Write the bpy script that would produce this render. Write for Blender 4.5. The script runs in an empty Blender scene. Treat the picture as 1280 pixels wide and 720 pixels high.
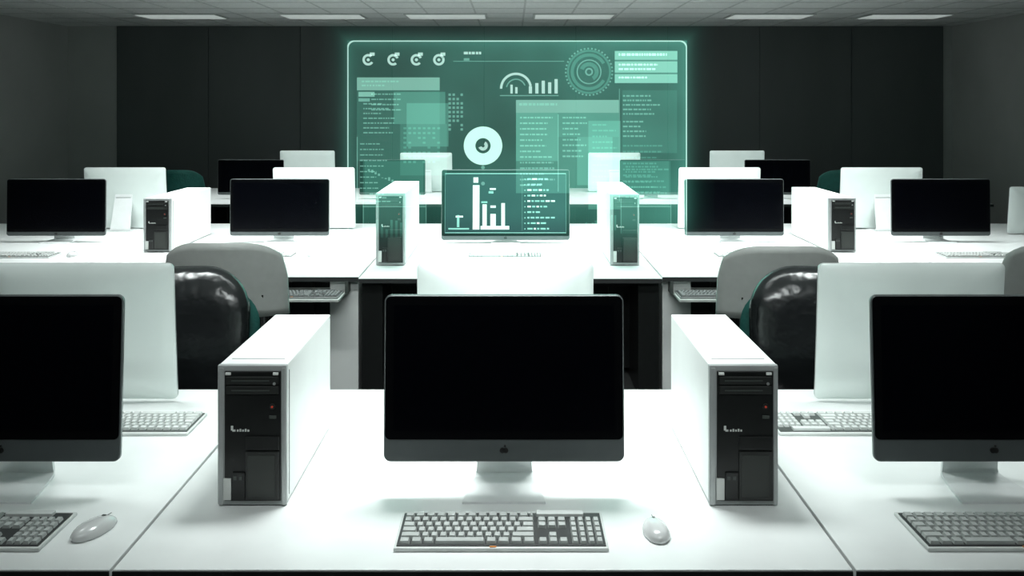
import bpy, bmesh, math, random
from mathutils import Vector, Matrix
random.seed(7)
scene = bpy.context.scene
try:
    scene.view_settings.view_transform = 'Standard'
    scene.view_settings.look = 'None'
except Exception as e:
    print(e)

# ------------------------------------------------------------------ materials
def mat(name, col, rough=0.5, metal=0.0, spec=0.5, noise=0.0, nscale=20.0, bump=0.0, bscale=80.0,
        emis=None, estr=0.0, coat=0.0, stretch=None):
    m = bpy.data.materials.new(name); m.use_nodes = True
    nt = m.node_tree; b = nt.nodes['Principled BSDF']
    b.inputs['Base Color'].default_value = (*col, 1)
    b.inputs['Roughness'].default_value = rough
    b.inputs['Metallic'].default_value = metal
    b.inputs['Specular IOR Level'].default_value = spec
    b.inputs['Coat Weight'].default_value = coat
    tc = nt.nodes.new('ShaderNodeTexCoord'); src = tc.outputs['Object']
    if stretch:
        mp = nt.nodes.new('ShaderNodeMapping'); mp.inputs['Scale'].default_value = stretch
        nt.links.new(src, mp.inputs['Vector']); src = mp.outputs['Vector']
    if noise > 0:
        n = nt.nodes.new('ShaderNodeTexNoise'); n.inputs['Scale'].default_value = nscale
        n.inputs['Detail'].default_value = 4
        nt.links.new(src, n.inputs['Vector'])
        r = nt.nodes.new('ShaderNodeValToRGB')
        r.color_ramp.elements[0].position = 0.3; r.color_ramp.elements[1].position = 0.7
        r.color_ramp.elements[0].color = (*[c*(1-noise) for c in col], 1)
        r.color_ramp.elements[1].color = (*[min(1, c*(1+noise)) for c in col], 1)
        nt.links.new(n.outputs['Fac'], r.inputs['Fac']); nt.links.new(r.outputs['Color'], b.inputs['Base Color'])
    if bump > 0:
        n2 = nt.nodes.new('ShaderNodeTexNoise'); n2.inputs['Scale'].default_value = bscale
        n2.inputs['Detail'].default_value = 3
        nt.links.new(src, n2.inputs['Vector'])
        bp = nt.nodes.new('ShaderNodeBump'); bp.inputs['Strength'].default_value = bump
        bp.inputs['Distance'].default_value = 0.02
        nt.links.new(n2.outputs['Fac'], bp.inputs['Height']); nt.links.new(bp.outputs['Normal'], b.inputs['Normal'])
    if emis:
        b.inputs['Emission Color'].default_value = (*emis, 1); b.inputs['Emission Strength'].default_value = estr
    return m

M = {}
M['laminate'] = mat('white_laminate', (0.80, 0.82, 0.815), 0.30, noise=0.03, nscale=6, spec=0.45)
M['edge'] = mat('desk_edge_band', (0.03, 0.033, 0.033), 0.5, noise=0.1)
M['white'] = mat('white_painted_metal', (0.78, 0.80, 0.79), 0.4, noise=0.02, nscale=8)
M['backal'] = mat('pale_aluminium_shell', (0.72, 0.78, 0.76), 0.30, metal=0.2, noise=0.03, nscale=5)
M['alu'] = mat('silver_aluminium', (0.50, 0.52, 0.52), 0.32, metal=0.6, noise=0.04)
M['rim'] = mat('dark_rim_aluminium', (0.22, 0.24, 0.24), 0.35, metal=0.5, noise=0.04)
M['chin'] = mat('dark_grey_aluminium', (0.080, 0.092, 0.094), 0.4, metal=0.2, noise=0.05)
M['glass'] = mat('black_glass', (0.002, 0.0022, 0.0028), 0.22, spec=0.12, noise=0.05)
M['screen'] = mat('screen_off', (0.0008, 0.001, 0.002), 0.25, spec=0.08, noise=0.05)
M['screen_on'] = mat('screen_on_dark', (0.003, 0.01, 0.012), 0.3, spec=0.2, emis=(0.010, 0.030, 0.034), estr=.7)
M['logo'] = mat('logo_black', (0.008, 0.008, 0.008), 0.3)
M['bezel'] = mat('tower_frame_grey', (0.36, 0.38, 0.38), 0.4, metal=0.1, noise=0.05)
M['rail'] = mat('tower_rail_silver', (0.42, 0.44, 0.44), 0.35, metal=0.3, noise=0.05)
M['blackp'] = mat('black_plastic', (0.008, 0.009, 0.009), 0.35, noise=0.2, nscale=40)
M['darkp'] = mat('dark_grey_plastic', (0.018, 0.020, 0.019), 0.4, noise=0.1)
M['midp'] = mat('grey_plastic', (0.06, 0.07, 0.065), 0.45, noise=0.1)
M['door'] = mat('tower_door_plastic', (0.028, 0.032, 0.029), 0.4, noise=0.1)
M['label'] = mat('white_label', (0.6, 0.62, 0.6), 0.5, noise=0.05)
M['red'] = mat('red_led', (0.3, 0.03, 0.02), 0.4, emis=(0.8, 0.1, 0.05), estr=0.2)
M['orange'] = mat('orange_led', (0.7, 0.25, 0.05), 0.4, noise=0.05)
M['key'] = mat('keycap_grey', (0.43, 0.45, 0.44), 0.45, noise=0.05, nscale=60)
M['kbase'] = mat('keyboard_tray_dark', (0.030, 0.033, 0.033), 0.5, noise=0.05)
M['kframe'] = mat('keyboard_frame', (0.62, 0.64, 0.63), 0.4, noise=0.03)
M['keyw'] = mat('keycap_white', (0.6, 0.62, 0.61), 0.45, noise=0.03, nscale=60)
M['traykb'] = mat('keyboard_tray_grey', (0.22, 0.23, 0.23), 0.45, noise=0.03, nscale=60)
M['mouse'] = mat('mouse_white', (0.60, 0.61, 0.61), 0.2, noise=0.02, coat=0.5)
M['leather'] = mat('black_leather', (0.012, 0.014, 0.015), 0.22, spec=0.7, noise=0.2, nscale=12, bump=0.65, bscale=6)
M['shell'] = mat('pale_grey_chair_shell', (0.50, 0.52, 0.50), 0.45, noise=0.04)
M['teal'] = mat('teal_chair_fabric', (0.008, 0.10, 0.085), 0.7, noise=0.15, bump=0.2)
M['chrome'] = mat('chrome_tube', (0.5, 0.5, 0.5), 0.2, metal=1.0, noise=0.02)
M['floor'] = mat('dark_carpet', (0.03, 0.032, 0.032), 0.9, noise=0.3, nscale=90, bump=0.2, bscale=300)
M['wall'] = mat('grey_wall_paint', (0.40, 0.405, 0.395), 0.8, noise=0.06, nscale=1.2)
M['dwall'] = mat('charcoal_wall_panel', (0.085, 0.092, 0.093), 0.75, noise=0.12, nscale=1.0, stretch=(1, 1, 0.4))
M['dgap'] = mat('panel_joint', (0.04, 0.042, 0.042), 0.8, noise=0.1)
M['ceil'] = mat('ceiling_tile', (0.70, 0.72, 0.71), 0.9, noise=0.06, nscale=30)
M['grid'] = mat('ceiling_grid', (0.48, 0.50, 0.49), 0.6, noise=0.03)
M['lamp'] = mat('light_diffuser', (0.6, 0.62, 0.6), 0.6, emis=(0.9, 1.0, 0.96), estr=0.30)

# ------------------------------------------------------------------ mesh builder
class B:
    def __init__(s):
        s.v = []; s.f = []; s.mi = []; s.sm = []; s.mats = []
    def m(s, key):
        mm = M[key]
        if mm not in s.mats: s.mats.append(mm)
        return s.mats.index(mm)
    def raw(s, vs, fs, key, smooth=False, xf=None):
        o = len(s.v); mi = s.m(key)
        for p in vs:
            p = Vector(p)
            s.v.append(xf @ p if xf else p)
        for f in fs:
            s.f.append([i+o for i in f]); s.mi.append(mi); s.sm.append(smooth)
    def bm(s, tb, key, smooth=False, xf=None):
        tb.verts.index_update()
        s.raw([v.co.copy() for v in tb.verts], [[v.index for v in f.verts] for f in tb.faces], key, smooth, xf)
        tb.free()
    def box(s, lo, hi, key, bev=0.0, xf=None, seg=2):
        tb = bmesh.new(); bmesh.ops.create_cube(tb, size=1.0)
        c = [(a+b)/2 for a, b in zip(lo, hi)]; d = [b-a for a, b in zip(lo, hi)]
        for v in tb.verts:
            v.co = Vector((v.co.x*d[0]+c[0], v.co.y*d[1]+c[1], v.co.z*d[2]+c[2]))
        if bev > 0:
            bmesh.ops.bevel(tb, geom=list(tb.edges), offset=bev, segments=seg, profile=0.5, affect='EDGES')
        s.bm(tb, key, False, xf)
    def cyl(s, a, b, r, key, n=16, r2=None, xf=None, smooth=True):
        a = Vector(a); b = Vector(b); r2 = r if r2 is None else r2
        z = (b-a).normalized(); t = Vector((1, 0, 0)) if abs(z.x) < .9 else Vector((0, 1, 0))
        u = z.cross(t).normalized(); w = z.cross(u)
        r1 = [a+(u*math.cos(2*math.pi*i/n)+w*math.sin(2*math.pi*i/n))*r for i in range(n)]
        rr = [b+(u*math.cos(2*math.pi*i/n)+w*math.sin(2*math.pi*i/n))*r2 for i in range(n)]
        s.raw(r1+rr, [[i, (i+1) % n, n+(i+1) % n, n+i] for i in range(n)], key, smooth, xf)
        s.raw(r1, [list(range(n))[::-1]], key, False, xf); s.raw(rr, [list(range(n))], key, False, xf)
    def loft(s, rings, key, cap0=True, cap1=True, smooth=True, xf=None):
        n = len(rings[0]); vs = [p for r in rings for p in r]; fs = []
        for k in range(len(rings)-1):
            for i in range(n):
                j = (i+1) % n
                fs.append([k*n+i, k*n+j, (k+1)*n+j, (k+1)*n+i])
        s.raw(vs, fs, key, smooth, xf)
        if cap0: s.raw(rings[0], [list(range(n))[::-1]], key, False, xf)
        if cap1: s.raw(rings[-1], [list(range(n))], key, False, xf)
    def mesh(s, name):
        me = bpy.data.meshes.new(name)
        me.from_pydata([tuple(v) for v in s.v], [], s.f)
        for mm in s.mats: me.materials.append(mm)
        me.polygons.foreach_set('material_index', s.mi)
        me.polygons.foreach_set('use_smooth', s.sm)
        bb = bmesh.new(); bb.from_mesh(me)
        bmesh.ops.recalc_face_normals(bb, faces=list(bb.faces)); bb.to_mesh(me); bb.free()
        me.update(); return me

def place(me, name, loc=(0, 0, 0), rz=0.0, sc=1.0, parent=None):
    o = bpy.data.objects.new(name, me); scene.collection.objects.link(o)
    o.location = loc; o.rotation_euler = (0, 0, rz)
    o.scale = (sc, sc, sc) if not isinstance(sc, tuple) else sc
    if parent: o.parent = parent
    return o

def rrect(w, h, r, cz=0.0, n=6, y=0.0, cx=0.0):
    pts = []
    for k, (sx, sz) in enumerate([(1, 1), (-1, 1), (-1, -1), (1, -1)]):
        ox = cx+sx*(w/2-r); oz = cz+sz*(h/2-r)
        for i in range(n+1):
            a = k*math.pi/2+i*math.pi/2/n
            pts.append(Vector((ox+r*math.cos(a), y, oz+r*math.sin(a))))
    return pts

DZ = 0.75   # desk height

# ------------------------------------------------------------------ monitor
def monitor_mesh(W=0.66, H=0.452, zb=0.097, tilt=3.0, chin=0.060, content=False, back='backal', rim='rim'):
    b = B()
    X = Matrix.Translation((0, 0, zb)) @ Matrix.Rotation(math.radians(-tilt), 4, 'X')
    c = H/2
    b.loft([rrect(W-.003, H-.003, .016, c, y=0), rrect(W, H, .018, c, y=.002), rrect(W, H, .018, c, y=.010)], 'chin', xf=X, smooth=False)
    b.loft([rrect(W+.003, H+.003, .0195, c, y=.003), rrect(W+.003, H+.003, .0195, c, y=.011)], rim, xf=X, smooth=False)
    b.loft([rrect(W+.002, H+.002, .019, c, y=.011), rrect(W-.02, H-.02, .02, c, y=.018),
            rrect(W*.78, H*.76, .05, c, y=.030), rrect(W*.5, H*.5, .06, c, y=.040), rrect(W*.2, H*.2, .03, c, y=.045)], back, xf=X)
    gh = H-chin-.003
    b.loft([rrect(W-.005, gh, .014, chin+gh/2, y=-.0025), rrect(W-.005, gh, .014, chin+gh/2, y=.001)], 'glass', xf=X, smooth=False)
    b.raw([(-W/2+.025, -.003, chin+.022), (W/2-.025, -.003, chin+.022), (W/2-.025, -.003, H-.026), (-W/2+.025, -.003, H-.026)],
          [[0, 1, 2, 3]], 'screen_on' if content else 'screen', xf=X)
    for dx in (-.0045, .0045):
        b.cyl((dx, -.0015, chin*.5), (dx, .001, chin*.5), .0075, 'logo', 14, xf=X)
    b.cyl((.003, -.0015, chin*.5+.012), (.003, .001, chin*.5+.012), .003, 'logo', 10, xf=X)
    def strip(p, key='alu'):
        rings = []
        for (y, z, w, ty, tz) in p:
            rings.append([Vector((-w/2, y, z)), Vector((w/2, y, z)), Vector((w/2, y+ty, z+tz)), Vector((-w/2, y+ty, z+tz))])
        b.loft(rings, key, smooth=False)
    strip([(-.045, 0, .225, 0, .006), (.03, 0, .205, 0, .007), (.11, 0, .175, 0, .009), (.135, 0.003, .165, -.006, .010),
           (.140, .02, .16, -.010, .004), (.115, zb+.10, .15, -.012, 0), (.07, zb+c+.03, .14, -.035, 0)], 'stand')
    b.cyl((-.06, .06, zb+c), (.06, .06, zb+c), .018, 'alu', 14)
    if content:
        def q(x0, z0, x1, z1, key):
            w = W-.05; h = H-.048-chin
            x0 = -w/2+x0*w; x1 = -w/2+x1*w; z0 = chin+.022+z0*h; z1 = chin+.022+z1*h
            b.raw([(x0, -.0045, z0), (x1, -.0045, z0), (x1, -.0045, z1), (x0, -.0045, z1)], [[0, 1, 2, 3]], key, xf=X)
        q(.23, .06, .285, .80, 'h_hi'); q(.235, .84, .275, .93, 'h_hi'); q(.295, .06, .53, .12, 'h_hi')
        q(.31, .12, .345, .48, 'h_hi'); q(.375, .12, .42, .32, 'h_hi'); q(.465, .12, .495, .50, 'h_hi')
        q(.30, .50, .35, .53, 'h_md'); q(.375, .42, .42, .46, 'h_hi'); q(.03, .06, .20, .085, 'h_md'); q(.10, .10, .12, .30, 'h_md'); q(.09, .26, .15, .29, 'h_hi')
        q(.36, .66, .40, .70, 'h_md'); q(.37, .72, .42, .75, 'h_hi')
        for r in range(10):
            z = .06+r*.092; x = .68
            q(.655, z, .664, z+.02, 'h_md')
            for k in range(random.randint(3, 6)):
                l = random.uniform(.015, .045)
                if x+l > .95: break
                q(x, z, x+l, z+.028, 'h_md' if random.random() < .6 else 'h_hi'); x += l+.010
        q(.635, .04, .638, .96, 'h_lo')
        q(.0, .985, 1., 1.0, 'h_md'); q(.0, 0, 1., .012, 'h_md'); q(0, 0, .004, 1, 'h_lo'); q(.996, 0, 1, 1, 'h_lo')
    return b.mesh('display')

def add_mat(name, col, strength, fade=True, z0=0.14, z1=0.36):
    m = bpy.data.materials.new(name); m.use_nodes = True; nt = m.node_tree
    nt.nodes.clear()
    out = nt.nodes.new('ShaderNodeOutputMaterial'); ad = nt.nodes.new('ShaderNodeAddShader')
    tr = nt.nodes.new('ShaderNodeBsdfTransparent'); em = nt.nodes.new('ShaderNodeEmission')
    em.inputs['Color'].default_value = (*col, 1); em.inputs['Strength'].default_value = strength
    nt.links.new(tr.outputs[0], ad.inputs[0]); nt.links.new(em.outputs[0], ad.inputs[1]); nt.links.new(ad.outputs[0], out.inputs['Surface'])
    if fade:
        tc = nt.nodes.new('ShaderNodeTexCoord'); sp = nt.nodes.new('ShaderNodeSeparateXYZ')
        nt.links.new(tc.outputs['Object'], sp.inputs[0])
        mr = nt.nodes.new('ShaderNodeMapRange'); mr.interpolation_type = 'SMOOTHSTEP'
        mr.inputs['From Min'].default_value = z0; mr.inputs['From Max'].default_value = z1
        mr.inputs['To Min'].default_value = 0; mr.inputs['To Max'].default_value = strength
        nt.links.new(sp.outputs['Z'], mr.inputs['Value']); nt.links.new(mr.outputs[0], em.inputs['Strength'])
    return m
def emi(name, col, s):
    return mat(name, tuple(c*.3 for c in col), .5, emis=col, estr=s)
M['stand'] = mat('stand_aluminium', (0.72, 0.74, 0.74), 0.35, metal=0.1, noise=0.03)
M['h_hi'] = emi('display_white', (.72, .95, .88), .6)
M['h_md'] = emi('display_teal', (.25, .60, .52), .45)
M['h_lo'] = emi('display_dim', (.08, .25, .22), .3)
M['g_hi'] = add_mat('hologram_white', (.66, .95, .86), .66)
M['g_md'] = add_mat('hologram_mid', (.34, .78, .64), .36)
M['g_fill'] = add_mat('hologram_fill', (.26, .88, .66), .16)
M['g_fill2'] = add_mat('hologram_fill_soft', (.22, .82, .62), .075)
M['g_head'] = add_mat('hologram_header', (.45, .97, .78), .38)

# ------------------------------------------------------------------ tower
def tower_mesh(W=.185, D=.574, H=.378):
    b = B()
    b.box((-W/2+.001, .012, .006), (W/2-.001, D, H), 'white', .003)
    b.box((-W/2, 0, .004), (W/2, .016, H+.001), 'bezel', .003)
    b.box((-W/2+.004, -.002, .004), (-W/2+.016, .004, H-.006), 'rail', .001)
    b.box((W/2-.012, -.002, .004), (W/2-.003, .004, H-.006), 'rail', .001)
    x0 = -W/2+.020; x1 = W/2-.014
    b.box((x0, -.005, .016), (x1, .006, H-.014), 'blackp', .002)
    b.box((x0+.006, -.009, H-.048), (x1-.006, -.002, H-.028), 'darkp', .001)
    b.box((x0+.006, -.009, H-.074), (x1-.006, -.002, H-.053), 'darkp', .001)
    b.box((x0+.02, -.0105, H-.040), (x1-.03, -.008, H-.037), 'midp')
    b.box((x0+.02, -.0105, H-.066), (x1-.03, -.008, H-.063), 'midp')
    b.box((x0+.004, -.0095, H-.023), (x0+.018, -.004, H-.017), 'label')
    b.box((x1-.02, -.0095, H-.023), (x1-.006, -.004, H-.017), 'label')
    b.cyl((x1-.016, -.011, H-.046), (x1-.016, -.004, H-.046), .004, 'alu', 12)
    b.cyl((x1-.022, -.009, H-.108), (x1-.022, -.004, H-.108), .008, 'darkp', 16)
    b.cyl((x1-.022, -.0105, H-.108), (x1-.022, -.008, H-.108), .003, 'red', 10)
    b.box((x1-.03, -.008, H-.140), (x1-.012, -.004, H-.132), 'midp')
    b.box((x0+.018, -.0065, H-.172), (x0+.024, -.004, H-.160), 'label')
    b.box((x0+.022, -.0065, H-.175), (x0+.030, -.004, H-.170), 'label')
    for i in range(5):
        b.box((x0+.034+i*.007, -.0065, H-.175), (x0+.0385+i*.007, -.004, H-.170+(.002 if i % 2 else 0)), 'label')
    b.box((x0+.058, -.011, .022), (x1-.004, -.003, .150), 'darkp', .002)
    b.box((x0+.064, -.0125, .03), (x1-.014, -.009, .142), 'door', .001)
    b.box((x0+.022, -.010, .022), (x0+.056, -.003, .095), 'blackp', .002)
    b.box((x0+.058, -.010, .155), (x1-.004, -.003, .190), 'blackp', .002)
    b.box((x0-.002, -.009, .020), (x0+.019, -.003, .078), 'label', .001)
    for i in range(2):
        b.box((x0+.026+i*.015, -.0115, .075), (x0+.034+i*.015, -.009, .085), 'midp')
    b.box((-W/2+.02, .06, H), (W/2-.02, .065, H+.0008), 'bezel')
    b.box((W/2-.001, .03, .02), (W/2+.0006, .034, H-.02), 'bezel')
    b.box((-W/2+.02, D, .05), (W/2-.02, D+.002, H-.05), 'darkp')
    for sx in (-1, 1):
        for y in (.05, D-.05):
            b.cyl((sx*(W/2-.03), y, 0), (sx*(W/2-.03), y, .008), .012, 'blackp', 12)
    return b.mesh('tower')

# ------------------------------------------------------------------ keyboard / mouse
def keyboard_mesh(W=.52, D=.19, key='key', base='kbase', frame='kframe'):
    b = B()
    b.box((-W/2, -D/2, .0), (W/2, D/2, .010), frame, .003)
    b.box((-W/2+.006, -D/2+.008, .005), (W/2-.006, D/2-.012, .0125), base, .001)
    rows = 6; m0 = .010
    kd = (D-.03)/rows
    def kk(x0, x1, r, k=key):
        y0 = -D/2+.011+r*kd; y1 = y0+kd
        g = .0022; t = .0025; zt = .0205
        b.raw([(x0+g, y0+g, .012), (x1-g, y0+g, .012), (x1-g, y1-g, .012), (x0+g, y1-g, .012),
               (x0+g+t, y0+g+t*.6, zt), (x1-g-t, y0+g+t*.6, zt), (x1-g-t, y1-g-t, zt), (x0+g+t, y1-g-t, zt)],
              [[0, 1, 5, 4], [1, 2, 6, 5], [2, 3, 7, 6], [3, 0, 4, 7], [4, 5, 6, 7]], k)
    a0 = -W/2+m0; a1 = -W/2+W*.66
    u = (a1-a0)/15
    lay = [[1.3, 1.3, 1.3, 5.6, 1.3, 1.4, 1.4, 1.4], [2.3]+[1]*10+[2.7], [1.8]+[1]*11+[2.2], [1.5]+[1]*12+[1.5], [1]*13+[2], [1.2]*12+[.6]]
    for r, L in enumerate(lay):
        x = a0
        for w in L:
            kk(x, x+w*u, r); x += w*u
    c0 = a1+.006; cu = (W*.145)/3
    for r in range(6):
        for i in range(3):
            if r in (0,) or (r >= 3 and r < 5) or (r == 1 and i == 1):
                kk(c0+i*cu, c0+(i+1)*cu, r)
    n0 = c0+3*cu+.006; nu = (W/2-m0-n0)/4
    for r in range(5):
        for i in range(4):
            kk(n0+i*nu, n0+(i+1)*nu, r)
    b.box((c0, D/2-.036, .012), (n0+nu*2, D/2-.014, .021), frame, .001)
    b.box((-.028, -D/2+.003, .0102), (-.012, -D/2+.0075, .0118), 'orange')
    return b.mesh('keyboard')

def mouse_mesh():
    b = B(); n = 24; rings = []
    L = .056; Wd = .033
    for k in range(9):
        t = k/8; ph = t*math.pi/2
        rr = math.cos(ph)**.8 if k < 8 else 0.02
        z = .003+.030*math.sin(ph)
        rings.append([Vector((Wd*rr*math.cos(2*math.pi*i/n)*(1-.08*math.sin(2*math.pi*i/n)),
                              L*rr*math.sin(2*math.pi*i/n)-.006*(math.sin(ph)), z)) for i in range(n)])
    rings.insert(0, [Vector((p.x*.94, p.y*.94, 0)) for p in rings[0]])
    b.loft(rings, 'mouse')
    b.box((-.0006, .012, .0245), (.0006, .046, .026), 'darkp')
    b.cyl((-.003, .024, .0265), (.003, .024, .0265), .006, 'midp', 14)
    b.box((-.031, -.004, .012), (.031, -.002, .0125), 'midp')
    return b.mesh('mouse')

# ------------------------------------------------------------------ chairs
def shell_chair_mesh(col='shell', W=.60, top=1.12, backh=.40):
    b = B(); b.m(col)
    nu, nv = 20, 10; front = []; rear = []
    for j in range(nv+1):
        v = j/nv
        for i in range(nu+1):
            u = -1+2*i/nu
            wv = W/2*(1.0-.07*max(0, v-.5)*2*v)
            z = top-backh+backh*v
            if v > .5: z -= (v-.5)*2*.075*abs(u)**4
            x = u*wv
            y = -.30+.10*u*u-.07*v
            front.append(Vector((x, y+.022, z))); rear.append(Vector((x, y, z)))
    N = (nu+1)*(nv+1); fs = []
    for j in range(nv):
        for i in range(nu):
            a = j*(nu+1)+i
            fs.append([a, a+1, a+nu+2, a+nu+1]); fs.append([N+a, N+a+nu+1, N+a+nu+2, N+a+1])
    for i in range(nu):
        fs.append([i, N+i, N+i+1, i+1]); a = nv*(nu+1)+i; fs.append([a, a+1, N+a+1, N+a])
    for j in range(nv):
        a = j*(nu+1); fs.append([a, a+nu+1, N+a+nu+1, N+a]); a += nu; fs.append([a, N+a, N+a+nu+1, a+nu+1])
    b.raw(front+rear, fs, col, True)
    def ring(w, d, z, r):
        return [Vector((p.x, p.z, z)) for p in rrect(w, d, r, 0)]
    b.loft([ring(.40, .38, .43, .08), ring(.46, .44, .44, .09), ring(.47, .45, .455, .09), ring(.44, .42, .47, .09)], col)
    for sx in (-1, 1):
        b.cyl((sx*.19, -.18, .435), (sx*.20, -.27, top-backh+.12), .012, 'chrome', 10)
        b.cyl((sx*.19, -.17, .435), (sx*.24, -.24, 0), .012, 'chrome', 10)
        b.cyl((sx*.19, .17, .435), (sx*.24, .22, 0), .012, 'chrome', 10)
        b.cyl((sx*.19, -.18, .432), (sx*.19, .18, .432), .011, 'chrome', 10)
    return b.mesh('chair')

def leather_chair_mesh(W=.54, top=1.085):
    b = B(); b.m('leather')
    h = .62; c = top-h/2
    X = Matrix.Translation((0, .24, c)) @ Matrix.Rotation(math.radians(-9), 4, 'X')
    rings = []
    for y, k, kk in ((-.085, .30, .35), (-.080, .50, .56), (-.070, .70, .74), (-.052, .86, .88), (-.025, .97, .975), (0, 1, 1), (.025, .97, .975), (.045, .86, .87), (.055, .6, .62)):
        ring = rrect(W*k, h*kk, min(W*k, h*kk)*.40, 0, n=10)
        rings.append([Vector((p.x, y-.144*(p.x/W)**2, p.z)) for p in ring])
    b.loft(rings, 'leather', xf=X)
    def ring2(w, d, z, r): return [Vector((p.x, p.z-.03, z)) for p in rrect(w, d, r, 0)]
    b.loft([ring2(.44, .44, .40, .10), ring2(.51, .50, .42, .12), ring2(.53, .52, .46, .13), ring2(.50, .49, .495, .13), ring2(.38, .38, .505, .12)], 'leather')
    for sx in (-1, 1):
        b.box((sx*.27-.03, -.16, .63), (sx*.27+.03, .14, .66), 'blackp', .012)
        b.box((sx*.27-.014, -.03, .44), (sx*.27+.014, .02, .635), 'blackp', .005)
        b.box((min(sx*.27, sx*.18), -.03, .41), (max(sx*.27, sx*.18), .02, .44), 'blackp', .005)
    b.box((-.03, .16, .38), (.03, .25, .41), 'blackp', .005)
    b.box((-.03, .235, .38), (.03, .26, .70), 'blackp', .005)
    rings = []
    for y, k in ((.056, .95), (.07, 1.12), (.08, 1.07)):
        ring = rrect(W*k, h*.74*k, W*.30, -.06, n=8)
        rings.append([Vector((p.x, y-.144*(p.x/W)**2, p.z)) for p in ring])
    b.loft(rings, 'teal', xf=X)
    b.cyl((0, 0, .09), (0, 0, .41), .028, 'chrome', 14)
    for i in range(5):
        a = i*2*math.pi/5+.3; R = Matrix.Rotation(a, 4, 'Z')
        b.box((0, -.02, .07), (.28, .02, .10), 'blackp', .008, xf=R)
        b.cyl((.27, -.022, .03), (.27, .022, .03), .03, 'blackp', 14, xf=R)
        b.cyl((.27, 0, .05), (.27, 0, .08), .008, 'chrome', 8, xf=R)
    return b.mesh('leather_chair')

# ------------------------------------------------------------------ desks
def desk(name, x0, x1, y0, y1, legs='white', modesty=True, legw=.035, trays=(), my=None):
    b = B(); w = x1-x0; d = y1-y0
    b.box((-w/2, 0, DZ-.028), (w/2, d, DZ), 'laminate', .002)
    b.box((-w/2, -.003, DZ-.03), (w/2, .001, DZ-.003), 'edge')
    for sx in (-1, 1):
        xa = sx*(w/2-.01); xb = sx*(w/2-.01-legw)
        b.box((min(xa, xb), .06, 0), (max(xa, xb), d-.06, DZ-.028), legs, .002)
    my = d/2 if my is None else my
    if modesty:
        b.box((-w/2+.05, my-.01, .05), (w/2-.05, my+.01, DZ-.028), 'blackp')
        n = int(w/.16)
        for i in range(n):
            x = -w/2+.10+i*(w-.2)/max(1, n-1)
            b.box((x-.012, my-.03, .05), (x+.012, my-.008, DZ-.03), 'darkp', .003)
    b.box((-w/2+.10, my-.12, DZ-.13), (w/2-.10, my-.05, DZ-.10), 'darkp')
    for tx in trays:
        b.box((tx-.27, -.22, DZ-.11), (tx+.27, .14, DZ-.095), 'shell', .003)
        b.box((tx-.29, -.02, DZ-.10), (tx-.27, .16, DZ-.028), 'midp')
        b.box((tx+.27, -.02, DZ-.10), (tx+.29, .16, DZ-.028), 'midp')
    me = b.mesh(name)
    return place(me, name, ((x0+x1)/2, y0, 0))

desk('computer_desk', -0.926, 0.790, 2.04, 3.33, legs='darkp')
desk('computer_desk', -2.70, -0.934, 2.04, 3.33, legs='darkp')
desk('computer_desk', 0.798, 2.60, 2.04, 3.33, legs='darkp')
desk('computer_desk', -0.95, 0.93, 5.45, 7.95, legs='blackp', legw=.13, my=.5)
dl = desk('computer_desk', -2.90, -0.96, 5.50, 7.95, legs='white', legw=.18, trays=(.62,), my=.6)
dr = desk('computer_desk', 0.94, 2.85, 5.50, 7.95, legs='white', legw=.18, trays=(-.62,), my=.6)
desk('computer_desk', -5.00, -2.91, 5.95, 7.95, legs='white', legw=.05)
desk('computer_desk', 2.86, 5.0, 5.95, 7.95, legs='white', legw=.05)
for x0, x1 in ((-5.2, -2.62), (-2.6, -.02), (0.0, 2.58), (2.6, 5.2)):
    desk('computer_desk', x0, x1, 9.5, 11.3, legs='white')

# ------------------------------------------------------------------ computers
mon = monitor_mesh()
mon_back = monitor_mesh(W=.665, H=.498, zb=.014, tilt=5.0, rim='alu')
mon_mid = monitor_mesh(W=.77, H=.44, zb=.055, tilt=1.0, chin=.03)
mon_on = monitor_mesh(W=.99, H=.54, zb=.03, tilt=4.0, chin=.03, content=True)
twr = tower_mesh(); kb = keyboard_mesh(); ms = mouse_mesh()
kbw = keyboard_mesh(key='keyw', base='midp', frame='kframe')
kbt = keyboard_mesh(key='traykb', base='kbase', frame='traykb')
lch = leather_chair_mesh(); sch = shell_chair_mesh(W=.64); tch = shell_chair_mesh('teal', W=.5, top=1.17, backh=.42)

place(mon, 'desktop_computer', (-.022, 2.42, DZ))
place(mon, 'desktop_computer', (-1.410, 2.42, DZ))
place(mon, 'desktop_computer', (1.327, 2.42, DZ))
place(twr, 'computer_tower', (-.698, 2.362, DZ))
place(twr, 'computer_tower', (.622, 2.362, DZ))
for x in (-.026, -1.40, 1.262): place(kb, 'keyboard', (x, 2.215, DZ))
place(ms, 'computer_mouse', (.362, 2.215, DZ), rz=.05, sc=(1, 1.1, .9))
place(ms, 'computer_mouse', (-1.055, 2.225, DZ), rz=-.35, sc=(1.1, 1.2, .9))
place(mon_back, 'desktop_computer', (-1.545, 3.20, DZ), rz=math.pi)
place(mon_back, 'desktop_computer', (1.43, 3.20, DZ), rz=math.pi)
place(mon_back, 'desktop_computer', (-.024, 3.20, DZ), rz=math.pi, sc=(.945, 1, 1.0))
place(kbw, 'keyboard', (-1.315, 2.955, DZ), rz=math.pi)
place(kbw, 'keyboard', (1.13, 2.955, DZ), rz=math.pi)

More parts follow.
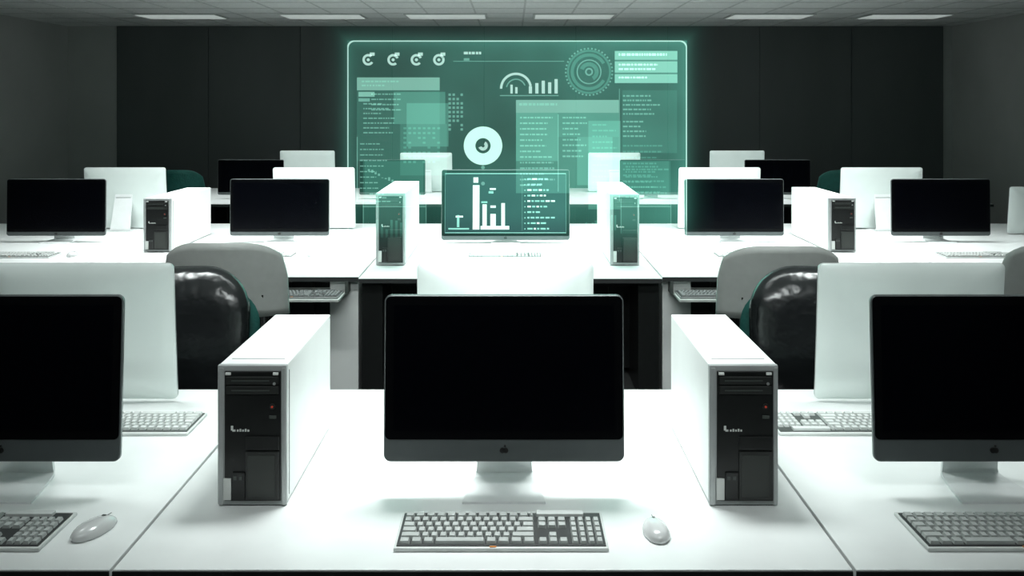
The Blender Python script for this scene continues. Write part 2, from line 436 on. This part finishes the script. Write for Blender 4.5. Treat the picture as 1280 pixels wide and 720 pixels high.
for x in (-3.55, -1.81, 1.73, 3.34): place(mon_mid, 'desktop_computer', (x, 6.85, DZ))
place(mon_on, 'desktop_computer', (-.05, 6.80, DZ))
place(twr, 'computer_tower', (-.813, 5.88, DZ), sc=(1.05, 1.6, 1.28))
place(twr, 'computer_tower', (.754, 5.88, DZ), sc=(1.05, 1.6, 1.26))
place(twr, 'computer_tower', (-2.59, 6.42, DZ), sc=(1.08, 1.5, 1.03))
place(twr, 'computer_tower', (2.41, 6.42, DZ), sc=(1.08, 1.5, 1.04))
for x in (-3.5, -1.8, -.05, 1.7, 3.3):
    place(kbw, 'keyboard', (x, 6.25, DZ)); place(ms, 'computer_mouse', (x+.38, 6.25, DZ))
place(kbt, 'keyboard', (.62, -.10, DZ-.095), parent=dl)
place(kbt, 'keyboard', (-.62, -.10, DZ-.095), parent=dr)
for x in (-3.32, -1.70, 1.78, 3.17): place(mon_back, 'desktop_computer', (x, 7.6, DZ), rz=math.pi, sc=1.05)
for x in (-4.72, 4.45): place(mon_back, 'desktop_computer', (x, 7.3, DZ), rz=math.pi, sc=(1.05, 1, .78))
for x in (-2.97, -1.36, 1.60, 3.02): place(mon_mid, 'desktop_computer', (x, 10.0, DZ), sc=(.97, .97, .90))
for x in (-2.50, 2.75): place(mon_back, 'desktop_computer', (x, 10.8, DZ), rz=math.pi, sc=1.0)
for x in (-1.05, 1.25): place(mon_back, 'desktop_computer', (x, 10.8, DZ), rz=math.pi, sc=.95)

place(lch, 'leather_office_chair', (-1.45, 3.78, 0), rz=.06)
place(lch, 'leather_office_chair', (1.33, 3.78, 0), rz=-.10)
place(sch, 'stacking_chair', (-1.50, 4.85, 0))
place(sch, 'stacking_chair', (1.40, 4.85, 0), sc=(1, 1, .985))
place(sch, 'stacking_chair', (2.88, 4.85, 0))
place(tch, 'teal_chair', (-3.36, 9.15, 0)); place(tch, 'teal_chair', (3.34, 9.15, 0))

# ------------------------------------------------------------------ room
XL, XR, YB, YF, ZC = -6.56, 6.50, 13.0, -2.5, 2.98
def room(name, lo, hi, key, bev=0):
    b = B(); b.box(lo, hi, key, bev); return place(b.mesh(name), name)
room('floor', (XL-.1, YF-.1, -.1), (XR+.1, YB+.1, 0), 'floor')
room('wall_left', (XL-.1, YF, 0), (XL, YB, ZC), 'wall')
room('wall_right', (XR, YF, 0), (XR+.1, YB, ZC), 'wall')
room('wall_rear', (XL, YF-.1, 0), (XR, YF, ZC), 'wall')
b = B()
b.box((XL-.1, YB, 0), (XR+.1, YB+.1, ZC), 'wall')
xs = [-5.83]
n = 9
for i in range(n): xs.append(-5.83+(i+1)*(6.36+5.83)/n)
for i in range(n):
    b.box((xs[i]+.004, YB-.03, .0), (xs[i+1]-.004, YB, ZC-.002), 'dwall', .002)
b.box((xs[0], YB-.012, 0), (xs[-1], YB-.004, ZC-.002), 'dgap')
place(b.mesh('wall_back'), 'wall_back')
b = B()
b.box((XL-.1, YF-.1, ZC), (XR+.1, YB+.1, ZC+.1), 'ceil')
x = XL
while x < XR:
    b.box((x-.012, YF, ZC-.003), (x+.012, YB, ZC+.001), 'grid'); x += .61
y = YB
while y > YF:
    b.box((XL, y-.012, ZC-.0035), (XR, y+.012, ZC+.001), 'grid'); y -= .61
place(b.mesh('ceiling'), 'ceiling')
def ceil_light(x, y, w=1.0, d=.5, key='lamp'):
    b = B()
    b.box((-w/2-.03, -d/2-.03, -.012), (w/2+.03, d/2+.03, -.0005), 'grid', .002)
    b.box((-w/2, -d/2, -.018), (w/2, d/2, -.010), key, .002)
    place(b.mesh('ceiling_light_panel'), 'ceiling_light_panel', (x, y, ZC-.0035))
for xx in (-4.3, -2.45, -.85, .80, 3.34, 5.1): ceil_light(xx, 11.45)
room('baseboard_left', (XL, YF, 0), (XL+.015, YB-.04, .1), 'dgap')
room('baseboard_right', (XR-.015, YF, 0), (XR, YB-.04, .1), 'dgap')

# ------------------------------------------------------------------ holographic glass display
HS = 1/191.0
HW, HH = 423, 285
PH = B()
PZ1 = 1.49
def hx(u): return (u-HW/2)*HS
def hz(v): return PZ1-v*HS
m = bpy.data.materials.new('hologram_glass'); m.use_nodes = True; nt = m.node_tree; nt.nodes.clear()
N = nt.nodes.new; L = nt.links.new
out = N('ShaderNodeOutputMaterial'); ad = N('ShaderNodeAddShader'); tr = N('ShaderNodeBsdfTransparent'); em = N('ShaderNodeEmission')
L(tr.outputs[0], ad.inputs[0]); L(em.outputs[0], ad.inputs[1]); L(ad.outputs[0], out.inputs['Surface'])
tc = N('ShaderNodeTexCoord'); sp = N('ShaderNodeSeparateXYZ'); L(tc.outputs['Object'], sp.inputs[0])
def math_(op, a, bb=None):
    n_ = N('ShaderNodeMath'); n_.operation = op
    for i, s_ in enumerate((a, bb)):
        if s_ is None: continue
        if isinstance(s_, (int, float)): n_.inputs[i].default_value = s_
        else: L(s_, n_.inputs[i])
    return n_.outputs[0]
hw = HW*HS/2
dx = math_('SUBTRACT', math_('ABSOLUTE', sp.outputs['X']), hw)
dz = math_('SUBTRACT', sp.outputs['Z'], PZ1)
dd = math_('MAXIMUM', dx, dz)
outside = math_('GREATER_THAN', dd, 0.0)
halo = math_('MULTIPLY', math_('EXPONENT', math_('MULTIPLY', math_('ABSOLUTE', dd), -22.0)), 0.085)
ns = N('ShaderNodeTexNoise'); ns.inputs['Scale'].default_value = 1.6; L(tc.outputs['Object'], ns.inputs['Vector'])
gx = N('ShaderNodeMapRange'); gx.inputs['From Min'].default_value = -hw; gx.inputs['From Max'].default_value = hw
gx.inputs['To Min'].default_value = .06; gx.inputs['To Max'].default_value = .20; L(sp.outputs['X'], gx.inputs['Value'])
inner = math_('MULTIPLY', gx.outputs[0], math_('ADD', math_('MULTIPLY', ns.outputs['Fac'], 1.4), .3))
inner = math_('MULTIPLY', inner, math_('SUBTRACT', 1.0, outside))
tot = math_('ADD', inner, halo)
mr = N('ShaderNodeMapRange'); mr.interpolation_type = 'SMOOTHSTEP'
mr.inputs['From Min'].default_value = .05; mr.inputs['From Max'].default_value = .42; L(sp.outputs['Z'], mr.inputs['Value'])
L(math_('MULTIPLY', tot, mr.outputs[0]), em.inputs['Strength']); em.inputs['Color'].default_value = (.25, 1.0, .77, 1)
M['holo'] = m
mg = .18
PH.raw([(-hw-mg, 0, 0.0), (hw+mg, 0, 0.0), (hw+mg, 0, PZ1+mg), (-hw-mg, 0, PZ1+mg)], [[0, 1, 2, 3]], 'holo')
root = bpy.data.objects.new('holographic_display', None); scene.collection.objects.link(root); root.location = (.0337, 5.74, DZ+.004)
place(PH.mesh('panel'), 'glass_panel', parent=root)
G = B()
lay = [0]
def Q(u0, v0, u1, v1, key, y=None):
    if y is None:
        lay[0] += 1; y = -.002-.00002*lay[0]
    G.raw([(hx(u0), y, hz(v1)), (hx(u1), y, hz(v1)), (hx(u1), y, hz(v0)), (hx(u0), y, hz(v0))], [[0, 1, 2, 3]], key)
def ringarc(cu, cv, r0, r1, a0, a1, key, n=40):
    lay[0] += 1; y = -.002-.00002*lay[0]; vs = []
    for i in range(n+1):
        a = math.radians(a0+(a1-a0)*i/n)
        for r in (r0, r1): vs.append((hx(cu+r*math.cos(a)), y, hz(cv-r*math.sin(a))))
    G.raw(vs, [[2*i, 2*i+2, 2*i+3, 2*i+1] for i in range(n)], key)
def text(u0, v0, u1, v1, rows, key='g_md', h=None, indent=0):
    pitch = (v1-v0)/rows; h = h or pitch*.45
    for r in range(rows):
        v = v0+r*pitch; x = u0+random.choice([0, 0, indent]); lim = u0+(u1-u0)*random.uniform(.55, 1)
        while x < lim:
            l = random.uniform(1.5, 6)
            Q(x, v, min(x+l, lim), v+h, key); x += l+random.uniform(.8, 1.6)
def outline(t, key):
    y = -.004; r = 8; pts = []
    pts.append((0, HH)); 
    for i in range(7):
        a = math.pi-i*math.pi/2/6; pts.append((r+r*math.cos(a), r-r*math.sin(a)))
    for i in range(7):
        a = math.pi/2-i*math.pi/2/6; pts.append((HW-r+r*math.cos(a), r-r*math.sin(a)))
    pts.append((HW, HH))
    vs = []
    cx, cy = HW/2, HH/2
    for (u, v) in pts:
        iu = u+(t if u < cx else -t)*(1 if (u < r or u > HW-r) else .6); iv = v+(t if v < r else 0)
        vs += [(hx(u), y, hz(v)), (hx(iu), y, hz(iv))]
    G.raw(vs, [[2*i, 2*i+2, 2*i+3, 2*i+1] for i in range(len(pts)-1)], key)
outline(1.5, 'g_hi')
for u in (26, 57, 86, 114):
    ringarc(u, 24, 4.2, 7.2, random.randint(0, 90), random.randint(300, 400), 'g_hi', 24)
    Q(u+2, 15, u+8, 19, 'g_hi'); ringarc(u, 24, 0, 2, 0, 360, 'g_hi', 12)
text(145, 14, 184, 18, 1, 'g_hi', 3.2)
Q(132, 25.5, 270, 26.3, 'g_md'); Q(145, 22, 152, 25, 'g_md')
ringarc(210, 60, 17, 20, 10, 180, 'g_hi'); ringarc(210, 60, 11, 12.5, 20, 170, 'g_md')
for i, h in enumerate((9, 13, 16, 14, 18)): Q(226+i*8, 66-h, 230+i*8, 66, 'g_hi')
Q(190, 68, 263, 69.2, 'g_md'); Q(203, 55, 206, 66, 'g_hi'); Q(209, 58, 212, 66, 'g_hi')
ringarc(301, 39, 25, 27.5, 0, 360, 'g_fill', 60); ringarc(301, 39, 19, 23, 30, 330, 'g_fill', 50)
ringarc(301, 39, 14, 15.5, 0, 360, 'g_md', 50); ringarc(301, 39, 7, 12, -60, 160, 'g_fill', 40); ringarc(301, 39, 3, 5, 0, 360, 'g_md', 20)
for k in range(40):
    a = k*9; ringarc(301, 39, 28, 30, a, a+4, 'g_md', 3)
Q(333, 13, 411, 24, 'g_head'); Q(333, 26, 411, 40, 'g_head'); Q(333, 42, 411, 53, 'g_head'); Q(333, 13, 411, 53, 'g_fill')
text(338, 16, 408, 24, 1, 'g_hi', 3); text(338, 29, 408, 40, 2, 'g_hi', 2.2); text(338, 45, 400, 52, 1, 'g_hi', 2.2)
Q(12, 46, 115, 62, 'g_head'); Q(12, 62, 115, 150, 'g_fill2'); text(18, 50, 70, 60, 2, 'g_fill', 2)
Q(14, 64, 34, 70, 'g_head'); Q(14, 72, 28, 76, 'g_md')
text(20, 78, 60, 120, 7, 'g_md', 1.6); text(30, 66, 70, 92, 4, 'g_md', 1.6)
Q(58, 64, 122, 104, 'g_fill'); Q(74, 78, 126, 132, 'g_fill'); Q(66, 104, 124, 168, 'g_fill2')
for j in range(8):
    for i in range(8):
        if random.random() < .7: Q(70+i*6, 108+j*6, 73.5+i*6, 110.5+j*6, 'g_fill')
for j in range(9):
    for i in range(4):
        if random.random() < .75: Q(126+i*5, 66+j*5.4, 129+i*5, 69.0+j*5.4, 'g_md')
Q(12, 120, 13, 200, 'g_md'); text(16, 128, 50, 190, 9, 'g_md', 1.4)
ringarc(169, 131, 9.5, 24, 0, 360, 'g_hi', 60); ringarc(169, 131, 2, 6, 200, 420, 'g_hi', 24)
ringarc(169, 131, 9.5, 23.8, 0, 360, 'g_head', 60)
for dy in (158, 178): ringarc(169, dy, 0, 2.4, 0, 360, 'g_md', 12)
Q(210, 74, 338, 90, 'g_head'); Q(210, 90, 338, 190, 'g_fill'); text(214, 78, 262, 86, 1, 'g_fill', 3)
Q(210, 90, 262, 150, 'g_fill'); Q(262, 90, 338, 120, 'g_fill2')
text(215, 95, 260, 186, 13, 'g_md', 2); text(268, 95, 300, 150, 8, 'g_md', 2); Q(262, 92, 263, 188, 'g_md')
Q(300, 100, 340, 210, 'g_fill'); text(305, 104, 336, 204, 14, 'g_fill', 2); Q(286, 120, 330, 180, 'g_fill')
text(343, 68, 392, 96, 5, 'g_md', 2); text(343, 100, 380, 124, 4, 'g_md', 2); text(343, 130, 400, 196, 9, 'g_fill', 2)
Q(338, 60, 338.8, 200, 'g_md'); Q(342, 62, 410, 140, 'g_fill2')
Q(22, 150, 95, 205, 'g_fill2')
for i in range(16):
    Q(26+i*4.2, 160+i*2+random.uniform(-3, 3), 28.5+i*4.2, 162.4+i*2, 'g_md')
text(28, 190, 60, 204, 3, 'g_md', 1.6)
Q(340, 150, 400, 206, 'g_fill2'); text(346, 156, 396, 200, 7, 'g_fill', 2)
for i in range(10):
    h = random.uniform(5, 22); Q(296+i*4, 236-h, 298.5+i*4, 236, 'g_fill')
for i in range(7):
    h = random.uniform(5, 25); Q(36+i*6, 245-h, 39+i*6, 245, 'g_fill')
for u0, u1 in ((20, 98), (340, 402)):
    Q(u0, 206, u1, 207, 'g_md'); Q(u0, 196, u0+.8, 240, 'g_md'); Q(u1, 196, u1+.8, 240, 'g_md')
    Q(u0, 150, u1, 240, 'g_fill2')
place(G.mesh('graphics'), 'graphics', parent=root)

# ------------------------------------------------------------------ lights
def area(name, loc, target, sx, sy, power, spread=120, col=(.93, 1.0, .985)):
    ld = bpy.data.lights.new(name, 'AREA'); ld.shape = 'RECTANGLE'; ld.size = sx; ld.size_y = sy
    ld.energy = power; ld.color = col; ld.spread = math.radians(spread)
    o = bpy.data.objects.new(name, ld); scene.collection.objects.link(o); o.location = loc
    o.rotation_euler = (Vector(target)-Vector(loc)).to_track_quat('-Z', 'Y').to_euler()
    return o
area('ceiling_lamp_front', (0, 2.95, 2.93), (0, 2.90, 0), 1.1, .4, 19, 70)
area('ceiling_lamp_front_left', (-1.9, 3.3, 2.93), (-1.70, 3.25, 0), .8, .4, 7.0, 65)
area('ceiling_lamp_front_right', (1.9, 3.3, 2.93), (1.70, 3.25, 0), .8, .4, 7.0, 65)
area('fill_light_rear', (0, .9, 2.93), (0, 3.3, .95), 3.0, .3, 13, 60)  # added fill from the camera side, brightens monitor backs and stands; no fixture
area('fill_light_aisle', (0, 3.6, 2.93), (0, 5.2, .8), 5.0, .3, 20, 75)  # added fill tilted at chair backs and desk end panels, no fixture there
area('ceiling_lamp_mid', (0, 6.7, 2.93), (0, 6.7, 0), 7.0, .5, 125, 85)
area('ceiling_lamp_mid_fore', (0, 4.8, 2.93), (0, 7.4, .9), 6.0, .4, 30, 70)
area('ceiling_lamp_far', (0, 9.8, 2.93), (0, 10.0, 0), 8.0, .4, 60, 85)
area('hologram_glow', (.03, 5.70, 1.7), (.03, 4, .9), 2.0, 1.1, 7, 160, (.3, 1, .8))
area('hologram_glow_rear', (.03, 5.80, 1.7), (.03, 7.2, .8), 2.0, 1.0, 9, 140, (.3, 1, .8))

w = bpy.data.worlds.new('world'); scene.world = w; w.use_nodes = True
w.node_tree.nodes['Background'].inputs[0].default_value = (.6, .68, .67, 1)
w.node_tree.nodes['Background'].inputs[1].default_value = 0.05

cd = bpy.data.cameras.new('camera'); cam = bpy.data.objects.new('camera', cd); scene.collection.objects.link(cam)
cam.location = (0, 0, 1.83); cam.rotation_euler = (math.pi/2, 0, 0)
cd.sensor_width = 36; cd.lens = 1100/1280*36; cd.shift_y = -230/1280
scene.camera = cam
